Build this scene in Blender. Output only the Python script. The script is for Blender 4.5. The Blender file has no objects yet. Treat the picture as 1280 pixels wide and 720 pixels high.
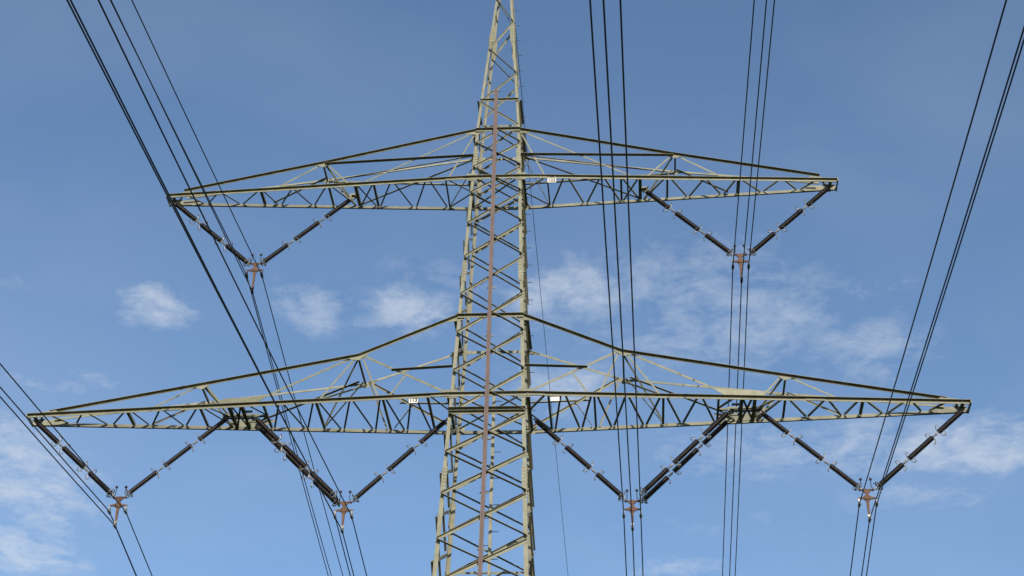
import bpy, bmesh, math, random
from mathutils import Vector, Matrix
random.seed(7)
scene = bpy.context.scene
COL = scene.collection
R = math.radians
GZ = 1.6                                   # eye height: heights below were measured from the eye

# ---------------------------------------------------------------- camera
YAW, PITCH, ROLL = 0.0850, 0.5890, 0.0276
fwd = Vector((-math.sin(YAW)*math.cos(PITCH), math.cos(YAW)*math.cos(PITCH), math.sin(PITCH)))
rgt = Vector((math.cos(YAW), math.sin(YAW), 0))
upv = rgt.cross(fwd)
r2 = rgt*math.cos(ROLL) + upv*math.sin(ROLL)
u2 = upv*math.cos(ROLL) - rgt*math.sin(ROLL)
cam = bpy.data.cameras.new('camera'); cam_ob = bpy.data.objects.new('camera', cam); COL.objects.link(cam_ob)
M = Matrix((r2, u2, -fwd)).transposed().to_4x4()
M.translation = Vector((4.5747, -46.9285, GZ))
cam_ob.matrix_world = M
cam.sensor_width = 36.0; cam.lens = 2121.25/1280*36.0
cam.clip_start = 0.1; cam.clip_end = 6000
scene.camera = cam_ob

# ---------------------------------------------------------------- exposure
scene.view_settings.view_transform = 'Standard'
scene.view_settings.look = 'None'
scene.view_settings.exposure = 0.19
scene.view_settings.gamma = 1.0
scene.view_settings.use_curve_mapping = False

# ---------------------------------------------------------------- sun
SUN_AZ, SUN_EL = R(167), R(23)             # azimuth from +Y towards +X: behind the eye, a little to the right
sdir = Vector((math.sin(SUN_AZ)*math.cos(SUN_EL), math.cos(SUN_AZ)*math.cos(SUN_EL), math.sin(SUN_EL)))
sun = bpy.data.lights.new('sun', 'SUN'); sun_ob = bpy.data.objects.new('sun', sun); COL.objects.link(sun_ob)
sun.energy = 4.8; sun.angle = R(0.5); sun.color = (1.0, 0.90, 0.76)
sun_ob.rotation_euler = (-sdir).to_track_quat('-Z', 'Y').to_euler()
sun_ob.location = sdir*100

# ---------------------------------------------------------------- world: sky with thin clouds
world = bpy.data.worlds.new('World'); scene.world = world; world.use_nodes = True
nt = world.node_tree; nt.nodes.clear(); N = nt.nodes; LK = nt.links
def node(t, **kw):
    n = N.new(t)
    for k, v in kw.items(): setattr(n, k, v)
    return n
def math_n(op, a, b=None, clamp=False):
    n = node('ShaderNodeMath', operation=op, use_clamp=clamp)
    for i, v in enumerate((a, b)):
        if v is None: continue
        if isinstance(v, (int, float)): n.inputs[i].default_value = v
        else: LK.new(v, n.inputs[i])
    return n.outputs[0]
def vmath(op, a, b=None, out=0):
    n = node('ShaderNodeVectorMath', operation=op)
    for i, v in enumerate((a, b)):
        if v is None: continue
        if isinstance(v, (tuple, list)): n.inputs[i].default_value = v
        else: LK.new(v, n.inputs[i])
    return n.outputs[out]
sky = node('ShaderNodeTexSky', sky_type='NISHITA', sun_disc=False, sun_elevation=SUN_EL, sun_rotation=SUN_AZ,
           altitude=100.0, air_density=1.0, dust_density=0.7, ozone_density=2.0)
tc = node('ShaderNodeTexCoord')
sep = node('ShaderNodeSeparateXYZ'); LK.new(tc.outputs['Generated'], sep.inputs[0])
zc = math_n('MAXIMUM', sep.outputs[2], 0.03)
cmb = node('ShaderNodeCombineXYZ')         # the point of a level cloud sheet that each direction meets
LK.new(math_n('DIVIDE', sep.outputs[0], zc), cmb.inputs[0]); LK.new(math_n('DIVIDE', sep.outputs[1], zc), cmb.inputs[1])
P0 = cmb.outputs[0]
def noise(vec, scale, detail, rough, dist=0.0, off=(0, 0, 0)):
    v = vmath('ADD', vec, off)
    n = node('ShaderNodeTexNoise'); n.inputs['Scale'].default_value = scale; n.inputs['Detail'].default_value = detail
    n.inputs['Roughness'].default_value = rough; n.inputs['Distortion'].default_value = dist
    LK.new(v, n.inputs['Vector']); return n
warp = noise(P0, 12.0, 8.0, 0.62)
wv = vmath('SUBTRACT', warp.outputs['Color'], (0.5, 0.5, 0.5))
ws = node('ShaderNodeVectorMath', operation='SCALE'); LK.new(wv, ws.inputs[0]); ws.inputs['Scale'].default_value = 0.10
PW = vmath('ADD', P0, ws.outputs[0])
CLOUDS = [(-0.521,1.514,.040,.046,1.0),(-0.343,1.528,.036,.048,.85),(-0.375,1.468,.036,.028,.35),(-0.245,1.530,.05,.042,1.0),
 (-0.077,1.505,.066,.065,1.0),(0.05,1.483,.092,.078,.7),(0.069,1.594,.131,.104,.62),(0.138,1.563,.08,.101,.75),
 (0.252,1.512,.045,.028,.5),(0.265,1.634,.06,.071,.7),(0.41,1.861,.13,.085,1.0),(0.26,1.86,.14,.075,.8),
 (0.363,1.989,.09,.06,.6),(-0.80,1.90,.10,.20,1.0),(-0.87,2.133,.09,.11,1.0),(-0.692,1.665,.065,.034,.6),
 (-0.637,1.672,.05,.034,.6),(0.059,2.204,.055,.045,.8),(0.14,1.86,.12,.09,.6),(-0.063,1.589,.085,.075,.4),
 (-0.086,1.702,.06,.05,.95),(-0.21,1.466,.06,.038,.4),(-0.677,1.472,.03,.03,.4),(0.12,2.08,.11,.05,.35),
 (-1.3,1.8,.2,.3,.8),(0.9,1.7,.22,.2,.8),(1.1,2.4,.3,.3,.9),(-0.3,2.7,.5,.2,.7),(-1.2,2.9,.4,.3,.8),(0.7,3.2,.6,.3,.8),
 (1.2,0.6,.3,.2,.6),(-1.1,0.3,.3,.2,.6),(0.3,-0.8,.4,.3,.7),(-0.9,-1.2,.4,.3,.7)]
acc = None
for cx, cy, rx, ry, dn in CLOUDS:
    q = vmath('MULTIPLY', vmath('SUBTRACT', PW, (cx, cy, 0)), (1/rx/1.95, 1/ry/1.8, 0))
    l = vmath('LENGTH', q, out=1)
    mr = node('ShaderNodeMapRange', interpolation_type='SMOOTHSTEP')
    LK.new(l, mr.inputs['Value']); mr.inputs['From Min'].default_value = 1.0; mr.inputs['From Max'].default_value = 0.1
    mr.inputs['To Min'].default_value = 0.0; mr.inputs['To Max'].default_value = dn
    acc = mr.outputs[0] if acc is None else math_n('MAXIMUM', acc, mr.outputs[0])
fb = noise(P0, 21.0, 10.0, 0.62, 0.35, (3.1, 0.7, 1.3))
fine = noise(P0, 75.0, 6.0, 0.62, 0.6, (0.3, 5.7, 2.0))
nz = math_n('ADD', math_n('MULTIPLY', fb.outputs[0], 0.78), math_n('MULTIPLY', fine.outputs[0], 0.22))
ero = math_n('ADD', acc, math_n('MULTIPLY', math_n('SUBTRACT', nz, 0.5), 3.6))          # noise eats into each bank's edge
ero = math_n('MULTIPLY', math_n('SUBTRACT', ero, 0.22), 0.95, clamp=True)
den = math_n('MULTIPLY', math_n('POWER', acc, 0.8), ero, clamp=True)
wide = noise(P0, 3.2, 5.0, 0.5, 0.3, (7.0, 2.0, 0.0))       # a faint veil of haze between the clouds
veil = math_n('MULTIPLY', math_n('SUBTRACT', wide.outputs[0], 0.42, clamp=True), 0.42)
hz = vmath('LENGTH', vmath('MULTIPLY', vmath('SUBTRACT', P0, (-1.0, 1.75, 0)), (1.15, 1.0, 0)), out=1)     # thin high haze to the west
hzm = node('ShaderNodeMapRange', interpolation_type='SMOOTHSTEP'); LK.new(hz, hzm.inputs['Value'])
for k_, v_ in (('From Min', 0.75), ('From Max', 0.1), ('To Min', 0.0), ('To Max', 0.22)): hzm.inputs[k_].default_value = v_
den = math_n('MULTIPLY', math_n('MAXIMUM', math_n('MAXIMUM', den, veil), hzm.outputs[0]), 0.57, clamp=True)
tint = node('ShaderNodeMix', data_type='RGBA', blend_type='MULTIPLY'); tint.inputs[0].default_value = 1.0
LK.new(sky.outputs[0], tint.inputs[6]); tint.inputs[7].default_value = (0.92, 0.985, 1.03, 1)
mixc = node('ShaderNodeMix', data_type='RGBA'); LK.new(den, mixc.inputs[0])
LK.new(tint.outputs[2], mixc.inputs[6]); mixc.inputs[7].default_value = (4.2, 4.6, 5.2, 1)
SKY_STRENGTH = 0.14
bg = node('ShaderNodeBackground'); bg.inputs[1].default_value = SKY_STRENGTH; LK.new(mixc.outputs[2], bg.inputs[0])
wo = node('ShaderNodeOutputWorld'); LK.new(bg.outputs[0], wo.inputs[0])

# ---------------------------------------------------------------- materials
def material(name, col, rough=0.6, metal=0.0, var=0.25, scale=6.0, col2=None, spots=0.0, spec=0.5, bars=False):
    m = bpy.data.materials.new(name); m.use_nodes = True; t = m.node_tree
    b = t.nodes['Principled BSDF']; b.inputs['Roughness'].default_value = rough; b.inputs['Metallic'].default_value = metal
    b.inputs['Specular IOR Level'].default_value = spec
    g = t.nodes.new('ShaderNodeNewGeometry')
    n = t.nodes.new('ShaderNodeTexNoise'); n.inputs['Scale'].default_value = scale; n.inputs['Detail'].default_value = 6; n.inputs['Roughness'].default_value = 0.65
    t.links.new(g.outputs['Position'], n.inputs['Vector'])
    r = t.nodes.new('ShaderNodeValToRGB'); t.links.new(n.outputs[0], r.inputs[0])
    c2 = col2 or tuple(c*(1-var) for c in col)
    r.color_ramp.elements[0].position = 0.32; r.color_ramp.elements[0].color = (*c2, 1)
    r.color_ramp.elements[1].position = 0.62; r.color_ramp.elements[1].color = (*col, 1)
    out = r.outputs[0]
    if spots:
        n2 = t.nodes.new('ShaderNodeTexNoise'); n2.inputs['Scale'].default_value = scale*5; n2.inputs['Detail'].default_value = 4
        t.links.new(g.outputs['Position'], n2.inputs['Vector'])
        r2_ = t.nodes.new('ShaderNodeValToRGB'); t.links.new(n2.outputs[0], r2_.inputs[0])
        r2_.color_ramp.elements[0].position = 0.60; r2_.color_ramp.elements[0].color = (0, 0, 0, 1)
        r2_.color_ramp.elements[1].position = 0.70; r2_.color_ramp.elements[1].color = (spots, spots, spots, 1)
        mx = t.nodes.new('ShaderNodeMix'); mx.data_type = 'RGBA'
        t.links.new(r2_.outputs[0], mx.inputs[0]); t.links.new(out, mx.inputs[6]); mx.inputs[7].default_value = (0.075, 0.065, 0.05, 1)
        out = mx.outputs[2]
    if bars:                                            # every bar weathered a little differently
        oi = t.nodes.new('ShaderNodeObjectInfo'); mm = t.nodes.new('ShaderNodeMapRange'); t.links.new(oi.outputs['Random'], mm.inputs[0])
        mm.inputs['To Min'].default_value = 0.74; mm.inputs['To Max'].default_value = 1.12
        hs = t.nodes.new('ShaderNodeHueSaturation'); t.links.new(mm.outputs[0], hs.inputs['Value']); t.links.new(out, hs.inputs['Color']); out = hs.outputs[0]
    t.links.new(out, b.inputs['Base Color'])
    bp = t.nodes.new('ShaderNodeBump'); bp.inputs['Strength'].default_value = 0.25; bp.inputs['Distance'].default_value = 0.004
    n3 = t.nodes.new('ShaderNodeTexNoise'); n3.inputs['Scale'].default_value = scale*9; t.links.new(g.outputs['Position'], n3.inputs['Vector'])
    t.links.new(n3.outputs[0], bp.inputs['Height']); t.links.new(bp.outputs[0], b.inputs['Normal'])
    return m
STEEL = material('painted_steel', (0.208, 0.206, 0.143), 0.62, col2=(0.135, 0.137, 0.086), scale=3.2, spots=0.25, bars=True)
STEEL2 = material('painted_brace_steel', (0.193, 0.191, 0.132), 0.65, col2=(0.125, 0.125, 0.08), scale=3.6, spots=0.3, bars=True)
RUST = material('rusty_pole_steel', (0.115, 0.08, 0.078), 0.8, col2=(0.08, 0.056, 0.056), scale=3.0)
RUST2 = material('rusty_flange_steel', (0.165, 0.122, 0.095), 0.8, col2=(0.085, 0.062, 0.052), scale=4.0)
YOKE = material('rusted_cast_iron', (0.135, 0.066, 0.036), 0.8, col2=(0.045, 0.026, 0.02), scale=14.0)
GLAZE = material('brown_glazed_porcelain', (0.012, 0.0075, 0.0065), 0.35, var=0.3, scale=8.0)
FIT = material('galvanised_fitting', (0.19, 0.185, 0.18), 0.55, metal=0.35, var=0.35, scale=12.0)
DARKFIT = material('weathered_dark_fitting', (0.03, 0.028, 0.028), 0.55, metal=0.2, var=0.3, scale=12.0)
WIRE = material('weathered_aluminium_conductor', (0.018, 0.019, 0.026), 0.6, metal=0.2, var=0.2, scale=20.0)
PLATE = material('white_enamel', (0.52, 0.52, 0.50), 0.45, var=0.06, scale=6.0)
INK = material('grey_black_lettering', (0.02, 0.02, 0.02), 0.6, var=0.1)
CLAMP = material('cast_aluminium_clamp', (0.27, 0.27, 0.26), 0.45, metal=0.2, var=0.3, scale=14.0)
CONC = material('concrete', (0.33, 0.32, 0.30), 0.9, var=0.25, scale=3.0)
GRASS = material('meadow', (0.036, 0.046, 0.02), 0.95, col2=(0.022, 0.03, 0.014), scale=0.35, spec=0.1)

# ---------------------------------------------------------------- mesh helpers
class MB:
    def __init__(s): s.v = []; s.f = []
    def add(s, verts, faces):
        o = len(s.v); s.v += [tuple(v) for v in verts]; s.f += [tuple(i+o for i in f) for f in faces]
    def poly(s, p0, p1, prof):                       # prism between two points with explicit profile offsets (vectors)
        n = len(prof); vs = [p0+q for q in prof] + [p1+q for q in prof]
        fs = [(i, (i+1) % n, n+(i+1) % n, n+i) for i in range(n)] + [tuple(range(n))[::-1], tuple(range(n, 2*n))]
        s.add(vs, fs)
    def angle(s, p0, p1, a, b, wa=.07, wb=None, t=.009, off=0.0):
        """rolled steel angle: heel on the line p0-p1, one flange along a, the other along b"""
        p0 = Vector(p0); p1 = Vector(p1); d = (p1-p0).normalized(); wb = wb or wa
        a = Vector(a); a = (a-d*a.dot(d)).normalized()
        b = Vector(b); b = b-d*b.dot(d); b = (b-a*b.dot(a)).normalized()
        p0 = p0+b*off; p1 = p1+b*off
        s.poly(p0, p1, [Vector((0,0,0)), a*wa, a*wa+b*t, a*t+b*t, a*t+b*wb, b*wb])
    def bar(s, p0, p1, a, wa, wb):
        p0 = Vector(p0); p1 = Vector(p1); d = (p1-p0).normalized()
        a = Vector(a); a = (a-d*a.dot(d)).normalized(); b = d.cross(a)
        s.poly(p0, p1, [a*wa/2+b*wb/2, -a*wa/2+b*wb/2, -a*wa/2-b*wb/2, a*wa/2-b*wb/2])
    def tube(s, pts, r, n=8, cap=True):
        pts = [Vector(p) for p in pts]; o = len(s.v); prev = None
        for i, p in enumerate(pts):
            d = (pts[min(i+1, len(pts)-1)]-pts[max(i-1, 0)]).normalized()
            if prev is None: prev = d.orthogonal().normalized()
            x = (prev-d*prev.dot(d)).normalized(); prev = x; y = d.cross(x)
            rr = r[i] if isinstance(r, (list, tuple)) else r
            for k in range(n):
                an = 2*math.pi*k/n; s.v.append(tuple(p+(x*math.cos(an)+y*math.sin(an))*rr))
        for i in range(len(pts)-1):
            for k in range(n):
                k2 = (k+1) % n; s.f.append((o+i*n+k, o+i*n+k2, o+(i+1)*n+k2, o+(i+1)*n+k))
        if cap:
            s.f.append(tuple(o+k for k in range(n))[::-1]); s.f.append(tuple(o+(len(pts)-1)*n+k for k in range(n)))
    def prism(s, outline, y0, y1):                    # outline in x-z, extruded along y
        n = len(outline)
        vs = [(x, y0, z) for x, z in outline] + [(x, y1, z) for x, z in outline]
        fs = [(i, (i+1) % n, n+(i+1) % n, n+i) for i in range(n)] + [tuple(range(n))[::-1], tuple(range(n, 2*n))]
        s.add(vs, fs)
    def plate(s, pts, nrm, th):
        nrm = Vector(nrm).normalized(); pts = [Vector(p) for p in pts]; n = len(pts)
        vs = pts + [p+nrm*th for p in pts]
        s.add(vs, [(i, (i+1) % n, n+(i+1) % n, n+i) for i in range(n)] + [tuple(range(n))[::-1], tuple(range(n, 2*n))])
    def ball(s, c, r, n=10, m=6):
        c = Vector(c); s.tube([c+Vector((0,0,r*math.cos(math.pi*(1-i/m)))) for i in range(m+1)],
                              [max(r*math.sin(math.pi*i/m), 1e-4) for i in range(m+1)], n)
    def bolt(s, p, nrm, r=.017, h=.018):
        p = Vector(p); s.tube([p, p+Vector(nrm).normalized()*h], r, 6)
    def build(s, name, mat, parent=None, bevel=0.0, smooth=False):
        me = bpy.data.meshes.new(name); me.from_pydata(s.v, [], s.f); me.update()
        bm = bmesh.new(); bm.from_mesh(me); bmesh.ops.recalc_face_normals(bm, faces=bm.faces)
        if bevel: bmesh.ops.bevel(bm, geom=[e for e in bm.edges if e.calc_face_angle(0) > 0.6], offset=bevel, segments=2, affect='EDGES', clamp_overlap=True)
        bm.to_mesh(me); bm.free()
        if smooth: me.shade_smooth()
        me.materials.append(mat)
        o = bpy.data.objects.new(name, me); COL.objects.link(o)
        if parent: o.parent = parent
        return o
def tag(o, label=None, cat=None, group=None, kind=None):
    if label: o['label'] = label
    if cat: o['category'] = cat
    if group: o['group'] = group
    if kind: o['kind'] = kind
    return o
def empty(name, loc=(0,0,0), parent=None):
    o = bpy.data.objects.new(name, None); COL.objects.link(o); o.location = loc; o.empty_display_size = 0.3
    if parent: o.parent = parent
    return o
def copy_tree(o, parent=None):
    c = o.copy(); COL.objects.link(c); c.parent = parent
    for ch in [x for x in o.children]: copy_tree(ch, c)
    return c
X = Vector((1,0,0)); Y = Vector((0,1,0)); Z = Vector((0,0,1))
def lerp(a, b, t): return a+(b-a)*t

# ---------------------------------------------------------------- ground
g = MB(); n = 64
ring = [(2500*math.cos(2*math.pi*i/n), 2500*math.sin(2*math.pi*i/n), 0) for i in range(n)]
g.add([(0,0,0)]+ring, [(0, 1+i, 1+(i+1) % n) for i in range(n)])
tag(g.build('ground', GRASS), kind='structure')

# ---------------------------------------------------------------- the lattice tower
ZT1, ZB1, ZT2, ZB2 = 37.633+GZ, 35.502+GZ, 29.706+GZ, 26.730+GZ
def hw(z):
    if z <= ZT1: return 1.1761+0.0369*(ZB2-z)
    return 1.1761+0.0369*(ZB2-ZT1)-0.0709*(z-ZT1)
ZTOP = ZT1+10.3
tower = empty('lattice_tower')
tag(tower, 'tall beige-grey steel lattice pylon with two wide tapering crossarms', 'pylon')

def corner(sx, sy, z): w = hw(z); return Vector((sx*w, sy*w, z))
for sx in (-1, 1):
    for sy in (-1, 1):
        m = MB()
        segs = [0.0, 8.0, 16.0, 24.6+GZ-1.6, ZT2, ZT1, ZT1+5.2, ZTOP]; sizes = [.16, .145, .132, .112, .104, .09, .078]
        for i in range(len(segs)-1):
            m.angle(corner(sx, sy, segs[i]), corner(sx, sy, segs[i+1]), -sx*X, -sy*Y, sizes[i], t=.016)
        for zz in (25.3, 33.1, 37.9, 44.0):            # bolted splice plates on both flanges
            a, b = corner(sx, sy, zz-.42), corner(sx, sy, zz+.42)
            o1 = Vector((-sx*.09, sy*.004, 0)); o2 = Vector((sx*.004, -sy*.09, 0))
            m.bar(a+o1+Y*sy*.006, b+o1+Y*sy*.006, X, .12, .012); m.bar(a+o2+X*sx*.006, b+o2+X*sx*.006, Y, .12, .012)
            for k in range(7):
                p = lerp(a, b, (k+.5)/7)
                for q in (-.03, .03):
                    m.bolt(p+o1+X*q+Y*sy*.012, Y*sy); m.bolt(p+o2+Y*q+X*sx*.012, X*sx)
        m.build('leg', STEEL, tower)
for sx in (-1, 1):
    for sy in (-1, 1):
        m = MB(); c = corner(sx, sy, 0); m.add([(c.x+dx*.55*(1 if z else 1.15), c.y+dy*.55*(1 if z else 1.15), z) for z in (-.3, .4) for dx, dy in ((-1,-1),(1,-1),(1,1),(-1,1))],
            [(0,1,5,4),(1,2,6,5),(2,3,7,6),(3,0,4,7),(4,5,6,7),(3,2,1,0)])
        m.build('footing', CONC, tower, bevel=.03)

# X bracing, face by face. levels were read off the front left leg
LV = [z+GZ for z in (37.04, 35.95, 34.82, 33.50, 32.09, 30.56, 29.04, 27.58, 26.01, 24.63, 23.19, 21.67, 20.21, 18.7, 17.1)]
LOW = [18.7, 16.3, 13.5, 10.2, 6.0, 0.6]
def face_pt(face, u, z, off=0.0):
    """face: front/back (u = x in half widths) or left/right (u = y); off: outward offset"""
    w = hw(z)
    return {'front': Vector((u*w, -w-off, z)), 'back': Vector((u*w, w+off, z)),
            'left': Vector((-w-off, u*w, z)), 'right': Vector((w+off, u*w, z))}[face]
OUT = {'front': -Y, 'back': Y, 'left': -X, 'right': X}
def brace(face, u0, z0, u1, z1, off, dark, w=.075, m=None):
    p0, p1 = face_pt(face, u0, z0, off), face_pt(face, u1, z1, off)
    d = (p1-p0).normalized(); o = OUT[face] if face in ('front', 'left', 'right') else -Y
    a = o.cross(d)
    if a.z < 0: a = -a                                  # a points up inside the face
    own = m is None; m = m or MB()
    if dark and face in ('left', 'right'): m.angle(p0, p1, a, o, w, w*.75, .009)
    elif dark: m.angle(p0, p1, a, o, w*.7, w*1.65, .009)         # outstanding flange on the lower edge
    else: m.angle(p0, p1, -a, o, w*1.15, w*.8, .009)        # outstanding flange on the upper edge
    if own: return m.build('diagonal_brace', STEEL2, tower)
for face in ('front', 'back', 'left', 'right'):
    lone = face in ('front', 'back')
    m = None if lone else MB()
    s = 1
    # below the top cross beam: half panel meeting in the middle
    for u in (-1, 1): brace(face, u*.97, LV[0], u*.05, ZT1-.06, .006 if u < 0 else .02, u > 0, .06, m)
    for i in range(len(LV)-1):
        za, zb = LV[i], LV[i+1]; wd = .065 if i < 5 else (.075 if i < 8 else .085)
        up, dn = .03*(za-zb), .03*(za-zb)
        if lone:
            brace(face, -.98, za-up, .98, zb+dn, .028, True, wd, m)
            brace(face, .98, za-up, -.98, zb+dn, .006, False, wd, m)
        else:
            sh = (za-zb)*.5
            brace(face, -.98, za-sh, .98, zb+dn-sh, .028, True, wd, m)
            brace(face, .98, za-sh, -.98, zb+dn-sh, .006, False, wd, m)
    ml = m or MB()
    for i in range(len(LOW)-1):
        brace(face, -.98, LOW[i], .98, LOW[i+1]+.1, .03, True, .09, ml); brace(face, .98, LOW[i], -.98, LOW[i+1]+.1, .006, False, .09, ml)
    # peak above the upper crossarm: single zigzag
    zz = [z+GZ for z in (39.06, 40.41, 41.67, 43.06, 44.35, 45.6, 46.8, 47.8)]
    sd = -1
    for i in range(len(zz)-1):
        sh = 0 if face == 'front' else (.35 if face == 'back' else .6)
        if zz[i+1]+sh > ZTOP: break
        brace(face, sd*.95, zz[i]+sh, -sd*.95, zz[i+1]+sh-.04, .006, sd > 0, .055, m); sd = -sd
    brace(face, -.95, ZT1+1.35, .95, ZT1+.25, .006, face == 'back', .055, m)
    if face == 'back': brace(face, .95, ZT1+1.35, -.95, ZT1+.25, .03, False, .055, m)
    ml.build('side_bracing' if not lone else 'foot_bracing', STEEL2, tower)
# level beams round the body
def beam(face, z, w, u=1.0, off=.045, dbl=False):
    m = MB(); a, b = face_pt(face, -u, z, off), face_pt(face, u, z, off)
    o = OUT[face]
    m.angle(a, b, -Z, o, w, w, .01)
    if dbl: m.angle(a+Z*.11, b+Z*.11, -Z, o, w*.8, w*1.2, .01)
    m.build('level_beam', STEEL, tower)
for face in ('front', 'back', 'left', 'right'):
    beam(face, ZT1, .1); beam(face, ZT1+1.43, .075); beam(face, ZT2, .11)
beam('front', 26.05+GZ, .10, dbl=True); beam('back', 21.85+GZ, .07)
for s in (-1, 1):
    m = MB(); m.angle(face_pt('back', s*.35, 21.86+GZ, .02), (0, hw(21.5+GZ)-.02, 21.55+GZ), -Z, -Y, .05); m.build('diagonal_brace', STEEL2, tower)
for z in (ZB1, ZB2):                                    # side beams and inner cross ties at arm level
    for face in ('left', 'right'): beam(face, z, .1, off=.03)
    m = MB()
    for s in (-1, 1): m.angle(corner(-.92*s, -.92, z+.02*s), corner(.92*s, .92, z+.02*s), X*s, Z, .065)
    m.build('plan_bracing', STEEL2, tower)

# rust-red pole on the front face, its brackets, and the pegged climbing pole at the back
m = MB()
pp = []
def pole_pt(z):
    w = hw(min(z, ZT1))-.0 if z <= ZT1 else hw(z); t = (z-GZ-20)/(39.25-20)
    return Vector((0.012-.105*max(0, t-.3)/.7-.0, -w-.24, z))
ZP = 39.27+GZ
pts = [pole_pt(z) for z in (0.5, 10, 18, 24, 28, 32, 36, ZT1)] + [Vector((pole_pt(ZP).x, -hw(ZT1)-.24+.03, ZP))]
m.bar(pts[0], pts[1], X, .09, .06)
for i in range(1, len(pts)-1): m.bar(pts[i], pts[i+1], X, .09, .06)
pole = m.build('climbing_rail', RUST, tower)
m = MB()
for i in range(len(pts)-1):
    for s in (-1, 1): m.bar(pts[i]+X*s*.053+Y*.012, pts[i+1]+X*s*.053+Y*.012, X, .02, .085)
m.build('rail_flange', RUST2, pole)
m = MB(); c = pts[-1]
m.bar(c+Vector((-.13,0,-.03)), c+Vector((.13,0,-.03)), Z, .03, .05); m.ball(c+Vector((-.13,0,-.03)), .035); m.ball(c+Vector((.13,0,-.03)), .035)
m.build('rail_head', FIT, pole)
for z in [2.0+1.9*k for k in range(20)]+[ZT1+.2]:
    if z > ZP: break
    m = MB(); p = pole_pt(z); m.bar(p+Y*.03, p+Vector((0, .26, 0)), Z, .05, .05)
    m.bar(p+Vector((-.14,.235,0)), p+Vector((.14,.235,0)), Z, .05, .02)
    m.build('rail_bracket', STEEL2, pole)
def back_pole(z): return Vector((-.0, hw(z)-.10, z))
m = MB(); zl = 28.02+GZ
m.bar(back_pole(.5), back_pole(zl), X, .10, .05); m.bar(back_pole(.5)+Y*.05, back_pole(zl)+Y*.05, X, .02, .06)
cp = m.build('climbing_pole', STEEL, tower)
proto = None
def peg(parent, p, d, L=.20):
    global proto
    if proto is None:
        q = MB(); q.tube([(0,0,0),(L,0,0)], .0125, 6); q.tube([(L-.012,0,0),(L,0,0)], .022, 6)
        proto = q.build('step_bolt', DARKFIT, parent); o = proto
    else:
        o = proto.copy(); COL.objects.link(o); o.parent = parent
    o.location = p; o.rotation_euler = (0, 0, math.atan2(d.y, d.x))
z = 19.9+GZ; k = 0
while z < zl-.2:
    s = 1 if k % 2 else -1; peg(cp, back_pole(z)+X*s*.05, X*s); z += .46; k += 1
z = 27.4+GZ
while z < ZTOP-.4:
    peg(tower, corner(1, 1, z)+Vector((.005, -.05, 0)), X); z += .70

# ---------------------------------------------------------------- crossarms
def seg_strut(m, p0, p1, w=.075):                    # horizontal cross strut seen from below
    m.angle(p0, p1, X, Z, w, w, .009)
ARMS = {
 1: dict(X=11.636, tw=.185, zb=ZB1, zt=ZT1, top=[(6.12, .47, 36.60+GZ), (11.05, .185, 35.73+GZ)], tz=.02,
    lac=[('M',0,'n',1.70),('n',1.75,'f',1.76),('f',1.86,'n',2.32),('n',2.45,'f',2.93),('f',3.07,'n',3.55),('n',3.68,'f',4.19),
         ('n',4.3,'f',4.88),('f',4.34,'n',4.86),('f',5.05,'n',5.78),('n',5.96,'f',6.52),('f',6.62,'n',7.10),('n',7.16,'f',7.68),('f',7.82,'n',8.20),
         ('n',8.37,'f',9.05),('f',9.17,'n',9.69),('n',9.82,'f',10.27),('f',10.43,'n',10.91),('n',11.05,'f',11.35)],
    strut=[(4.27,.075),(4.92,.11),(5.85,.07),(8.27,.09)], hang=[(4.92,5.10)], gus=(4.75,5.15,.10)),
 2: dict(X=15.0, tw=.217, zb=ZB2, zt=ZT2, top=[(4.22, .868, 28.40+GZ), (9.30, .545, 27.60+GZ), (14.28, .217, 26.85+GZ)], tz=-.0,
    lac=[('M',0,'n',1.84),('f',2.02,'n',2.29),('n',2.41,'f',2.79),('f',2.89,'n',3.25),('n',3.41,'f',3.82),('f',3.92,'n',4.32),
         ('n',4.38,'f',4.84),('f',4.95,'n',5.40),('n',5.56,'f',6.02),('f',6.13,'n',6.56),('n',6.68,'f',7.10),('c',7.2,'n',7.74),('c',7.2,'f',7.74),
         ('n',7.93,'f',8.30),('f',7.97,'n',8.26),('f',8.45,'n',9.20),('c',8.42,'n',9.02),('n',9.35,'f',9.98),('f',10.06,'n',10.52),('n',10.59,'f',11.08),
         ('f',11.20,'n',11.58),('n',11.74,'f',12.35),('f',12.55,'n',13.0),('n',13.17,'f',13.55),('f',13.82,'n',14.32),('n',14.5,'f',14.75)],
    strut=[(1.9,.075),(3.33,.07),(5.48,.075),(7.2,.07),(7.92,.105),(8.33,.105),(9.27,.07),(11.68,.09)], hang=[(7.60,8.56)], gus=(7.55,8.62,.24)),
}
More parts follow.
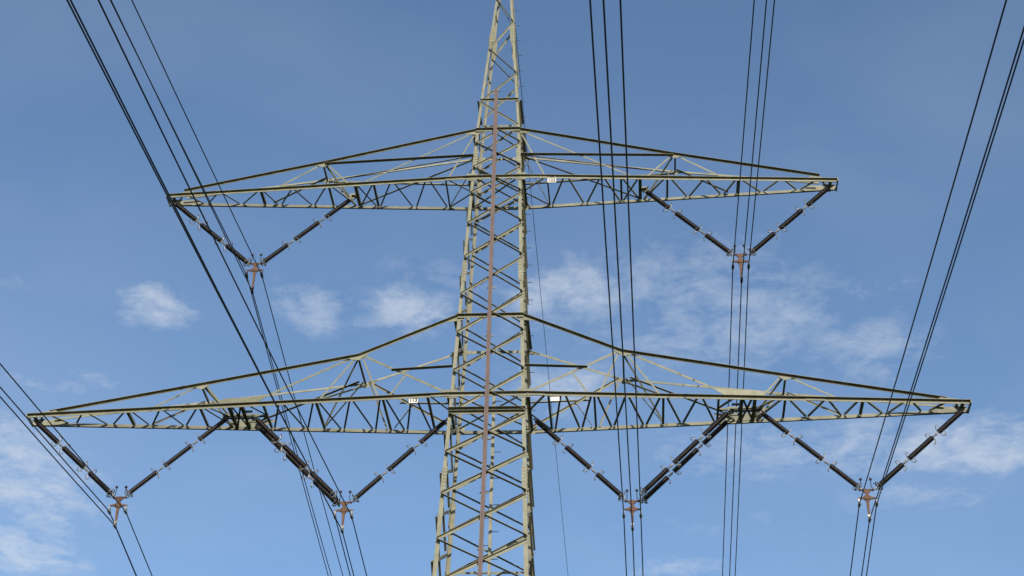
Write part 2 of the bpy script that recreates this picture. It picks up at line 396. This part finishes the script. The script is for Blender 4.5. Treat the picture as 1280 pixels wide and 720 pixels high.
def crossarm(arm, side):
    A = ARMS[arm]; zb, zt = A['zb'], A['zt']; wb, wt = hw(zb), hw(zt); XE, tw = A['X'], A['tw']
    root = empty('crossarm', (side*wb, 0, zb), tower); inv = Matrix.Translation((-side*wb, 0, -zb))
    def fin(m, name, mat): o = m.build(name, mat, root); o.data.transform(inv); return o
    def yb(x): return wb+(tw-wb)*(x-wb)/(XE-wb)
    def zbx(x): return zb+A['tz']*max(0, (x-wb)/(XE-wb))
    def bot(s, x, dz=0.0):                            # s: -1 near, +1 far, 0 the middle line
        return Vector((side*x, s*yb(max(x, wb)), zbx(x)+dz))
    tops = [Vector((wt, wt, zt))] + [Vector(t) for t in A['top']]
    def top(s, x):
        for a, b in zip(tops, tops[1:]):
            if x <= b.x+1e-6 or b is tops[-1]:
                p = lerp(a, b, (x-a.x)/(b.x-a.x)); return Vector((side*p.x, s*p.y, p.z))
    nm = {'n': -1, 'f': 1, 'c': 0, 'M': 0}
    cw = .112 if arm == 2 else .102
    for s in (-1, 1):
        m = MB()                                      # bottom chord: flange outwards on top, the other hanging
        p, q = bot(s, 0 if side > 0 else .0), bot(s, XE)
        p = Vector((0 if side > 0 else -.002, s*wb, zb)); e = Vector((side*wb, s*wb, zb))
        o = Y*s*.03
        for a, b in ((p+o, e+o), (e+o, q+o)):
            if s < 0: m.angle(a, b, -Z, Y*s, cw, cw, .012)
            else: m.angle(a-Z*cw, b-Z*cw, Z, Y*s, cw, cw*.62, .012)
        for cxp in ((1.45,) if arm == 1 else (1.5, 10.2)):          # splice with bolts
            a, b = bot(s, cxp-.3)+o+Y*s*.02-Z*.065, bot(s, cxp+.3)+o+Y*s*.02-Z*.065
            m.bar(a, b, Z, .085, .012)
            for k in range(6):
                for dz in (-.022, .022): m.bolt(lerp(a, b, (k+.5)/6)+Y*s*.006+Z*dz, Y*s, .014, .016)
        fin(m, 'bottom_chord', STEEL)
        m = MB()
        for a, b in zip(tops, tops[1:]):
            a, b = Vector((side*a.x, s*a.y, a.z)), Vector((side*b.x, s*b.y, b.z))
            m.angle(a, b, -Z, Y*s, cw*.62, cw*1.05, .01)
        for tp in tops[1:-1]:                         # gusset plates at the nodes
            c = Vector((side*tp.x, s*tp.y, tp.z)); d1 = (top(s, tp.x-.4)-c); d2 = (top(s, tp.x+.4)-c)
            gl = .9 if tp.x < 5 else .6
            m.plate([c+d1*gl-Z*.02, c+d1*gl*.8-Z*.10, c-Z*.20, c+d2*gl*.8-Z*.10, c+d2*gl-Z*.02, c-Z*.005], Y*s, .012)
        c = top(s, tops[0].x); d = top(s, tops[0].x+.5)-c      # where it meets the leg
        m.plate([c-Z*.01, c+d*.9-Z*.02, c+d*.5-Z*.12, c-Z*.2, c-X*side*.22-Z*.14, c-X*side*.22-Z*.0], Y*s, .012)
        fin(m, 'top_chord', STEEL)
        m = MB()                                      # bracing of this side wall
        def wall(x0, z0, x1, z1, w=.06, dark=False, k=0):
            def P(x, z):
                pb, pt = bot(s, x), top(s, max(x, tops[0].x)); f = (z-pb.z)/max(pt.z-pb.z, 1e-3)
                return lerp(pb, pt, f)
            a, b = P(x0, z0), P(x1, z1); o = Y*s; d = (b-a).normalized(); u = o.cross(d)
            if u.z < 0: u = -u
            off = -.012-.011*k
            if dark: m.angle(a+o*off, b+o*off, u, -o, w*.6, w*1.7, .008)
            else: m.angle(a+o*off, b+o*off, -u, -o, w, w*.8, .008)
        tz = lambda x: top(s, max(x, tops[0].x)).z
        if arm == 1:
            wall(.82, zt-.05, 4.85, zb, .05, s > 0, 0)
            wall(.82, zt-.1, 1.72, zb, .05, s > 0, 2)
            wall(6.05, tz(6.05), 5.05, zb, .055, False, 1)
            wall(6.2, tz(6.2), 7.95, zb, .055, s > 0, 2)
            for a in (0,):
                x0, x1 = hw(36.48+GZ), 6.08
                p0 = Vector((side*x0, s*x0, 36.475+GZ)); p1 = Vector((side*x1, s*.475, 36.53+GZ))
                m.angle(p0, p1, -Z, Y*s, .035, .11, .008)
        else:
            wall(1.15, zb+.03, 4.1, tz(4.1)-.02, .075, False, 0)
            x0 = hw(27.75+GZ); pm = Vector((side*3.11, s*1.0, 27.73+GZ)); m.angle(Vector((side*x0, s*x0, 27.75+GZ)), pm, -Z, -Y if s < 0 else Y, .03, .12, .008)
            wall(2.65, zb+.86, 3.2, zb, .05, s > 0, 2)
            wall(4.12, tz(4.12), 3.43, zb, .055, False, 2); wall(4.32, tz(4.32), 5.45, zb, .055, s > 0, 1); wall(4.45, tz(4.4), 7.65, zb+.1, .07, s > 0, 3)
            wall(9.2, tz(9.2), 8.5, zb+.03, .055, False, 1); wall(9.45, tz(9.45), 11.05, zb, .055, False, 2)
        fin(m, 'wall_bracing', STEEL2)
        if A['gus'] and arm == 2:
            x0, x1, h = A['gus']; m = MB(); o = Y*s*.012
            m.plate([bot(s, x0)+o-Z*.05, bot(s, x1)+o-Z*.05, bot(s, x1)+o+Z*h*.75, bot(s, x1-.2)+o+Z*h, bot(s, x0+.05)+o+Z*h, bot(s, x0-.45)+o+Z*h*1.15, bot(s, x0-.4)+o+Z*h*.8], Y*s, .014)
            fin(m, 'gusset_plate', STEEL)
    m = MB(); k = 0                                    # zigzag of the arm's underside
    for t0, x0, t1, x1 in A['lac']:
        a = Vector((side*(hw(zb)+.02), 0, zb)) if t0 == 'M' else bot(nm[t0], x0); b = bot(nm[t1], x1)
        k += 1; dz = Z*(-.012-.012*(k % 3)); w = .060 if arm == 2 else .052
        d = (b-a).normalized(); u = Z.cross(d)
        m.angle(a+dz-u*w/2, b+dz-u*w/2, u, Z, w, w*.8, .008)
    if arm == 1 or arm == 2:
        a = Vector((side*(hw(zb)+.02), 0, zb)); b = bot(1, 1.74 if arm == 1 else 1.86); m.angle(a-Z*.05, b-Z*.05, X*side, Z, .06)
    fin(m, 'underside_lacing', STEEL2)
    for x, w in A['strut']:
        m = MB(); a, b = bot(-1, x)-Z*.05, bot(1, x)-Z*.05
        m.angle(a-X*side*w/2, b-X*side*w/2, X*side, Z, w, w, .01); fin(m, 'cross_strut', STEEL)
    x = A['strut'][1][0] if arm == 1 else None
    def tie(p, q, fa, fb, w):                          # ties between the two side walls
        m = MB(); m.angle(p, q, fa, fb, w); fin(m, 'tie_brace', STEEL2)
    for tp in tops[1:-1]:
        tie(top(-1, tp.x)-Z*.09, top(1, tp.x)-Z*.09, X*side, Z, .06)
        xx = tp.x-(1.05 if arm == 1 else (-1.25 if tp.x < 5 else 1.0))
        tie(top(-1, tp.x-.05)-Z*.06, bot(1, xx)+Z*.02, X*side, Y, .055)
        tie(top(1, tp.x-.05)-Z*.08, bot(-1, xx)+Z*.03, X*side, Y, .05)
    if arm == 1:
        a = Vector((side*hw(36.48+GZ), -hw(36.48+GZ), 36.44+GZ)); b = Vector((side*6.0, .46, 36.5+GZ))
        tie(a, lerp(a, b, .98), -Y, Z, .045)
    for h in A['hang']:                               # longitudinal beams that carry the insulators
        m = MB(); x0, x1 = h
        for s in (-1, 1):
            a, b = Vector((side*(x0-.02), s*.055, zbx(x0)-.075)), Vector((side*(x1+.02), s*.055, zbx(x1)-.075))
            m.angle(a, b, Z, Y*s, .10, .05, .012)
        for x in ((x0, x1) if arm == 2 else (x1,)):
            m.plate([(side*x-.09, -.012, zbx(x)-.19), (side*x+.09, -.012, zbx(x)-.19), (side*x+.11, -.012, zbx(x)+.06), (side*x-.11, -.012, zbx(x)+.06)], Y, .024)
        if arm == 2:                                  # floor plates between the two heavy struts, inner braces
            for s in (-1, 1):
                a, b = Vector((side*7.62, s*.30, zb-.07)), Vector((side*7.95, s*.30, zb-.07)); m.angle(a, b, Z, Y*s, .08, .05, .012)
            m.angle(bot(0, 7.2)-Z*.03, bot(0, 7.7)-Z*.05, Y, Z, .07)
        fin(m, 'hanger_beam', DARKFIT if False else STEEL)
    m = MB()                                           # tip: end plate, hanger lug
    a, b = bot(-1, XE), bot(1, XE)
    m.bar(a+Vector((0,-.13,-.06)), b+Vector((0,.13,-.06)), Z, .13, .03)
    m.bar(Vector((side*(XE-.25), -tw-.1, zb-.10)), Vector((side*(XE-.25), tw+.1, zb-.10)), Z, .05, .10)
    m.plate([(side*(XE-.36), -.012, zb-.22), (side*(XE-.24), -.012, zb-.22), (side*(XE-.05), -.012, zb-.02), (side*(XE-.5), -.012, zb-.02)], Y, .024)
    for s in (-1, 1):
        m.plate([bot(s, XE-1.25)+Y*s*.014-Z*.10, bot(s, XE-.02)+Y*s*.014-Z*.11, bot(s, XE-.02)+Y*s*.014+Z*.02, bot(s, XE-.55)+Y*s*.014+Z*.10, bot(s, XE-.9)+Y*s*.014+Z*.13], Y*s, .012)
        for k in range(5): m.bolt(bot(s, XE-.35-.12*k)+Y*s*.026-Z*.03, Y*s, .014, .016)
    fin(m, 'end_plate', STEEL)
    return root
for arm in (1, 2):
    for side in (-1, 1): crossarm(arm, side)
# gussets where chords and beams meet the legs
for z, w in ((ZB1, .16), (ZB2, .2)):
    for sx in (-1, 1):
        for sy in (-1, 1):
            m = MB(); c = corner(sx, sy, z)+Y*sy*.018; m.plate([c+Vector((-w*1.2*sx,0,-.16)), c+Vector((w*.8*sx,0,-.16)), c+Vector((w*1.3*sx,0,.02)), c+Vector((w*.9*sx,0,.14)), c+Vector((-w*1.2*sx,0,.14))], Y*sy, .01)
            for k in range(5): m.bolt(c+Vector(((-.12+.06*k)*sx, sy*.01, -.06)), Y*sy, .014, .016)
            m.build('node_plate', STEEL, tower)

# ---------------------------------------------------------------- insulator strings
def make_string():
    root = empty('insulator_string')
    def lathe(name, z0, L):
        q = MB(); pts = []; rr = []
        cap = .05
        for zz, r in ((0, .02), (0, .055), (-.012, .066), (-cap, .066), (-cap, .05)): pts.append((0,0,z0+zz)); rr.append(r)
        q.tube(pts, rr, 14); lo = [(0,0,z0-L-zz) for zz, _ in ((0,0),(0,0),(-.015,0),(-cap,0),(-cap,0))]
        q.tube(lo, rr, 14)
        b = MB(); pts = []; rr = []; nS = 21; body = L-2*cap
        for i in range(nS):
            zt = z0-cap-body*i/nS; st = body/nS
            for f, r in ((0.05, .064), (.30, .069), (.62, .086), (.78, .088), (.84, .074), (.88, .066)): pts.append((0,0,zt-st*f)); rr.append(r)
        b.tube(pts, rr, 16)
        o = b.build('porcelain_rod', GLAZE, root, smooth=True); q.build('end_cap', DARKFIT, o)
        return o
    L, gap = 1.175, .185; z = -.03
    q = MB(); q.bar((0,0,.03), (0,0,-.07), X, .05, .03); q.ball((0,0,-.01), .035); q.build('top_link', FIT, root)
    for i in range(3):
        lathe('rod', z, L); zb = z-L
        # arcing horns: open hooks on both sides of each end cap
        for zc, dr in ((z-.05, -1), (zb+.05, 1)):
            if i == 0 and dr < 0: continue
            if i == 2 and dr > 0: continue
            h = MB()
            for s in (-1, 1):
                pts = []
                for k in range(9):
                    an = R(-75+150*k/8); pts.append((s*(.05+.16*math.cos(an)), .16*math.sin(an), zc+dr*(.10-.05*abs(k-4)/4)))
                h.tube(pts, .0095, 6); h.tube([(0,0,zc), (s*.10,0,zc+dr*.01), (s*.205,0,zc+dr*.10)], .012, 6)
            h.build('arcing_horn', CLAMP, root)
        if i < 2:
            q = MB(); q.tube([(0,0,zb),(0,0,zb-.05),(0,0,zb-.06),(0,0,zb-.10),(0,0,zb-.11),(0,0,zb-.15),(0,0,zb-.16),(0,0,zb-gap)], [.026,.026,.042,.042,.024,.024,.04,.03], 10)
            q.build('coupling', FIT, root)
        z = zb-gap
    zb = z+gap                                          # bottom of the lowest rod
    q = MB(); q.bar((0,0,zb), (0,0,zb-.10), X, .045, .03); q.tube([(-.0,-.16,zb-.02),(0,.16,zb-.02)], .014, 6)
    q.tube([(.15*math.cos(R(a)), .15*math.sin(R(a)), zb+.05) for a in range(0, 361, 30)], .014, 6)
    q.tube([(-.15,0,zb+.05),(0,0,zb-.02),(.15,0,zb+.05)], .012, 6)
    q.build('bottom_ring', FIT, root)
    return root, -(zb-.10)
STR, SLEN = make_string()
used = [False]
def place_string(top, bot, label, group='brown porcelain insulator strings under the crossarms'):
    o = STR if not used[0] else copy_tree(STR); used[0] = True
    top, bot = Vector(top), Vector(bot); d = (bot-top).normalized()
    L = (bot-top).length; sc = 1.0
    zz = -d; yy = Y.copy(); xx = yy.cross(zz).normalized(); yy = zz.cross(xx)
    mat = Matrix((xx, yy, zz)).transposed().to_4x4()
    mat.translation = bot-d*SLEN
    o.matrix_world = mat; tag(o, label, 'insulator', group)
    ex = L-SLEN
    return o, bot-d*SLEN, ex
S = {'UL': [(-11.40,35.36,-8.42,32.63),(-5.09,35.38,-8.08,32.62)], 'UR': [(11.36,35.36,8.50,32.63),(5.09,35.40,7.97,32.62)],
     'LLI': [(-7.62,26.58,-4.66,23.62),(-1.45,26.40,-4.22,23.62)], 'LLO': [(-14.71,26.55,-11.80,23.90),(-8.57,26.57,-11.42,23.90)],
     'LRI': [(7.60,26.54,4.70,23.60),(1.45,26.40,4.24,23.60)], 'LRO': [(14.71,26.48,11.84,23.85),(8.56,26.55,11.42,23.83)]}
YK = {'UL': (-8.225,32.20,31.56), 'UR': (8.195,32.15,31.60), 'LLI': (-4.45,23.11,22.63), 'LLO': (-11.595,23.365,22.87), 'LRI': (4.445,23.045,22.62), 'LRO': (11.565,23.34,22.83)}
WHERE = {'UL': "under the upper crossarm's left arm", 'UR': "under the upper crossarm's right arm", 'LLO': "at the far left end of the lower crossarm",
         'LLI': 'below the lower crossarm, left of the tower', 'LRI': 'below the lower crossarm, right of the tower', 'LRO': 'at the far right end of the lower crossarm'}
links = []
for k, ss in S.items():
    for i, (x0, z0, x1, z1) in enumerate(ss):
        lean = 'left-hand' if x0 < x1 else 'right-hand'
        dbl = k in ('LLI', 'LRI') and i == 0
        for dy in ((-.28, .28) if dbl else (0,)):
            lab = f"{'nearer of the doubled' if dy < 0 else 'farther of the doubled' if dy > 0 else 'single ' + lean} brown insulator string{'s' if dbl else ''} {WHERE[k]}"
            o, t, ex = place_string((x0, dy, z0+GZ), (x1, dy, z1+GZ), lab)
            if ex > .02: links.append((Vector((x0, dy, z0+GZ)), t, o))
for a, b, o in links:                                   # extension links between arm and string where the string is short
    q = MB(); q.bar(a, b, Y, .03, .05); l = q.build('extension_link', FIT, o); l.data.transform(o.matrix_world.inverted())

# ---------------------------------------------------------------- yokes with three clamps each
def make_yoke(k):
    cx, zc, zl = YK[k]; dz = zc-zl
    root = empty('conductor_yoke', (cx, 0, zc+GZ))
    A = .2                                               # side arms above the conductors
    def sym(pts): return [(x, z) for x, z in pts] + [(-x, z) for x, z in reversed(pts)]
    m = MB()
    m.prism(sym([(.026,-dz+.10),(.044,A-.13),(.075,A-.07),(.12,A-.035),(.20,A-.022),(.285,A-.028),(.285,A+.022),(.20,A+.026),(.12,A+.045),(.075,A+.08),(.045,A+.13),(.065,A+.18),(.15,A+.262),(.21,A+.275),(.215,A+.303)]), -.028, .028)
    plate = m.build('yoke_plate', YOKE, root, bevel=.008)
    m = MB(); m.tube([(0,-.06,A+.01),(0,-.05,A+.01),(0,.05,A+.01),(0,.06,A+.01)], [.05,.085,.085,.05], 16)
    m.bar((-.2,0,A+.28), (.2,0,A+.28), Y, .07, .022); m.bar((0,0,A), (0,0,A+.29), Y, .064, .022)
    for x in (-.2, .2): m.tube([(x,-.045,A+.28),(x,.045,A+.28)], .03, 8)
    m.build('hub', YOKE, plate)
    light = CLAMP if k[0] == 'L' else DARKFIT
    for x, z in ((-.26, 0), (.26, 0), (0, -dz)):
        m = MB()
        prof = [(-.17,.012,.018),(-.13,.022,.03),(-.06,.03,.045),(0,.034,.05),(.06,.03,.045),(.13,.022,.03),(.17,.012,.018)]
        m.tube([(x, y, z-.012-.35*abs(y)*.35) for y, r, h in prof], [h for y, r, h in prof], 10)
        m.bar((x,0,z), (x,0,z+.10), Y, .05, .02)
        for y in (-.07, .07): m.bar((x, y, z+.02), (x, y*.3, z+.11), X, .05, .02)
        m.tube([(x,-.045,z+.105),(x,.045,z+.105)], .022, 8)
        cl = m.build('suspension_clamp', light, root)
        m = MB()
        if x: m.bar((x,0,z+.09), (x,0,A+.0), Y, .05, .035)
        else: m.bar((x,0,z+.08), (x,0,z+.16), Y, .05, .09)
        m.build('clamp_hanger', YOKE if k[0] == 'U' else light, cl)
    for s in (-1, 1):                                   # ball-ended arcing horns
        m = MB(); m.tube([(s*.21,0,A+.28),(s*.15,0,A+.40),(s*.15,0,A+.62)], .013, 6); m.ball((s*.15,0,A+.64), .048)
        m.tube([(s*.20,0,A+.28),(s*.42,0,A+.30),(s*.36,0,A+.46),(s*.22,0,A+.50)], .012, 6)
        m.build('ball_horn', DARKFIT, root)
    if k in ('LLI', 'LRI'):
        s = -1 if k == 'LLI' else 1; m = MB()
        xx = s*.23
        m.plate([(xx,-.36,A+.30),(xx,.36,A+.30),(xx,.34,A+.37),(xx,.05,A+.22),(xx,-.05,A+.22),(xx,-.34,A+.37)], X, .03)
        m.build('double_string_plate', DARKFIT, root)
    tag(root, f'rusty brown three-armed conductor yoke {WHERE[k]}', 'yoke', 'rusty yokes holding the conductor bundles')
    return root
for k in YK: make_yoke(k)

# ---------------------------------------------------------------- conductors: one wire for each clamp, running both ways
NA = {'UL': (-.0150,-.0125,-.0095), 'UR': (-.0072,-.0076,-.0083), 'LLI': (-.0086,-.0080,-.0064), 'LLO': (-.0067,-.0067,-.0073), 'LRI': (-.0086,-.0090,-.0094), 'LRO': (-.0110,-.0115,-.0112)}
FA = {'UL': (.0045,.0100,.0095), 'UR': (.0074,.0075,.0066), 'LLI': (.0080,.0130,.0110), 'LLO': (.0085,.0075,.0070), 'LRI': (.0095,.0110,.0080), 'LRO': (.0100,.0085,.0060)}
def wire_pts(x, z, na, fa, ns, fs, kk):
    ts = [.0, .3, .8, 2, 4, 7, 11, 16, 22, 28, 35, 45, 60, 80, 105, 135, 165, 200, 240, 280, 320]
    near = [(x+na*t, -t, z-ns*t+kk*t*t) for t in ts]; far = [(x+fa*t, t, z-fs*t+kk*t*t) for t in ts[1:]+[360, 400]]
    return near[::-1]+far
POS = ('left clamp', 'right clamp', 'lowest clamp')
YL = {'UL': "upper left arm's", 'UR': "upper right arm's", 'LLO': 'far left', 'LLI': "lower left inner", 'LRI': "lower right inner", 'LRO': 'far right'}
for k in YK:
    cx, zc, zl = YK[k]
    for i, (x, z) in enumerate(((cx-.26, zc), (cx+.26, zc), (cx, zl))):
        m = MB(); m.tube(wire_pts(x, z+GZ, NA[k][i], FA[k][i], .13, .16, .0004), .0175, 8)
        tag(m.build('conductor', WIRE, None, smooth=True), f'dark bare conductor wire held by the {POS[i]} of the {YL[k]} yoke', 'power line', 'bare conductors slung through the yokes')
m = MB()
m.tube(wire_pts(0, ZTOP-.05, -.0085, .0030, .11, .075, .0003), .0125, 8)
tag(m.build('earth_wire', WIRE, None, smooth=True), 'thin single earth wire falling from the pylon top behind its right leg', 'earth wire')

# ---------------------------------------------------------------- white number plates hanging under the front chords
def text_mesh(txt, size, mat, parent, loc):
    cu = bpy.data.curves.new('lettering', 'FONT'); cu.body = txt; cu.size = size; cu.align_x = 'CENTER'; cu.align_y = 'CENTER'; cu.extrude = .003; cu.offset = .006
    tmp = bpy.data.objects.new('lettering', cu); COL.objects.link(tmp)
    dg = bpy.context.evaluated_depsgraph_get(); me = bpy.data.meshes.new_from_object(tmp.evaluated_get(dg))
    bpy.data.objects.remove(tmp); me.materials.clear(); me.materials.append(mat); me.name = 'lettering'
    o = bpy.data.objects.new('lettering', me); COL.objects.link(o); o.parent = parent; o.location = loc; o.rotation_euler = (R(90), 0, 0)
    return o
for x, y, z, txt, w, lab in ((1.91, -.86, 35.29+GZ, '122', .30, 'small white number plate under the upper crossarm beside the tower'),
                        (-2.33, -1.12, 26.55+GZ, '113', .29, 'small white number plate under the lower crossarm, left of the tower'),
                        (2.11, -1.12, 26.55+GZ, '', .28, 'bright white blank-looking plate under the lower crossarm, right of the tower')):
    root = empty('number_plate', (x, y, z))
    m = MB(); h = .19
    m.prism([(-w/2, -h/2), (w/2, -h/2), (w/2, h/2), (-w/2, h/2)], 0, .006)
    m.build('plate', PLATE, root, bevel=.002)
    m = MB()
    for s in (-1, 1): m.bar((s*w*.35, .012, -h*.3), (s*w*.35, .012, h/2+.10), X, .03, .008)
    m.build('plate_strap', FIT, root)
    if txt: text_mesh(txt, .17, INK, root, (0, -.004, 0))
    tag(root, lab, 'sign', 'white number plates on the crossarms')
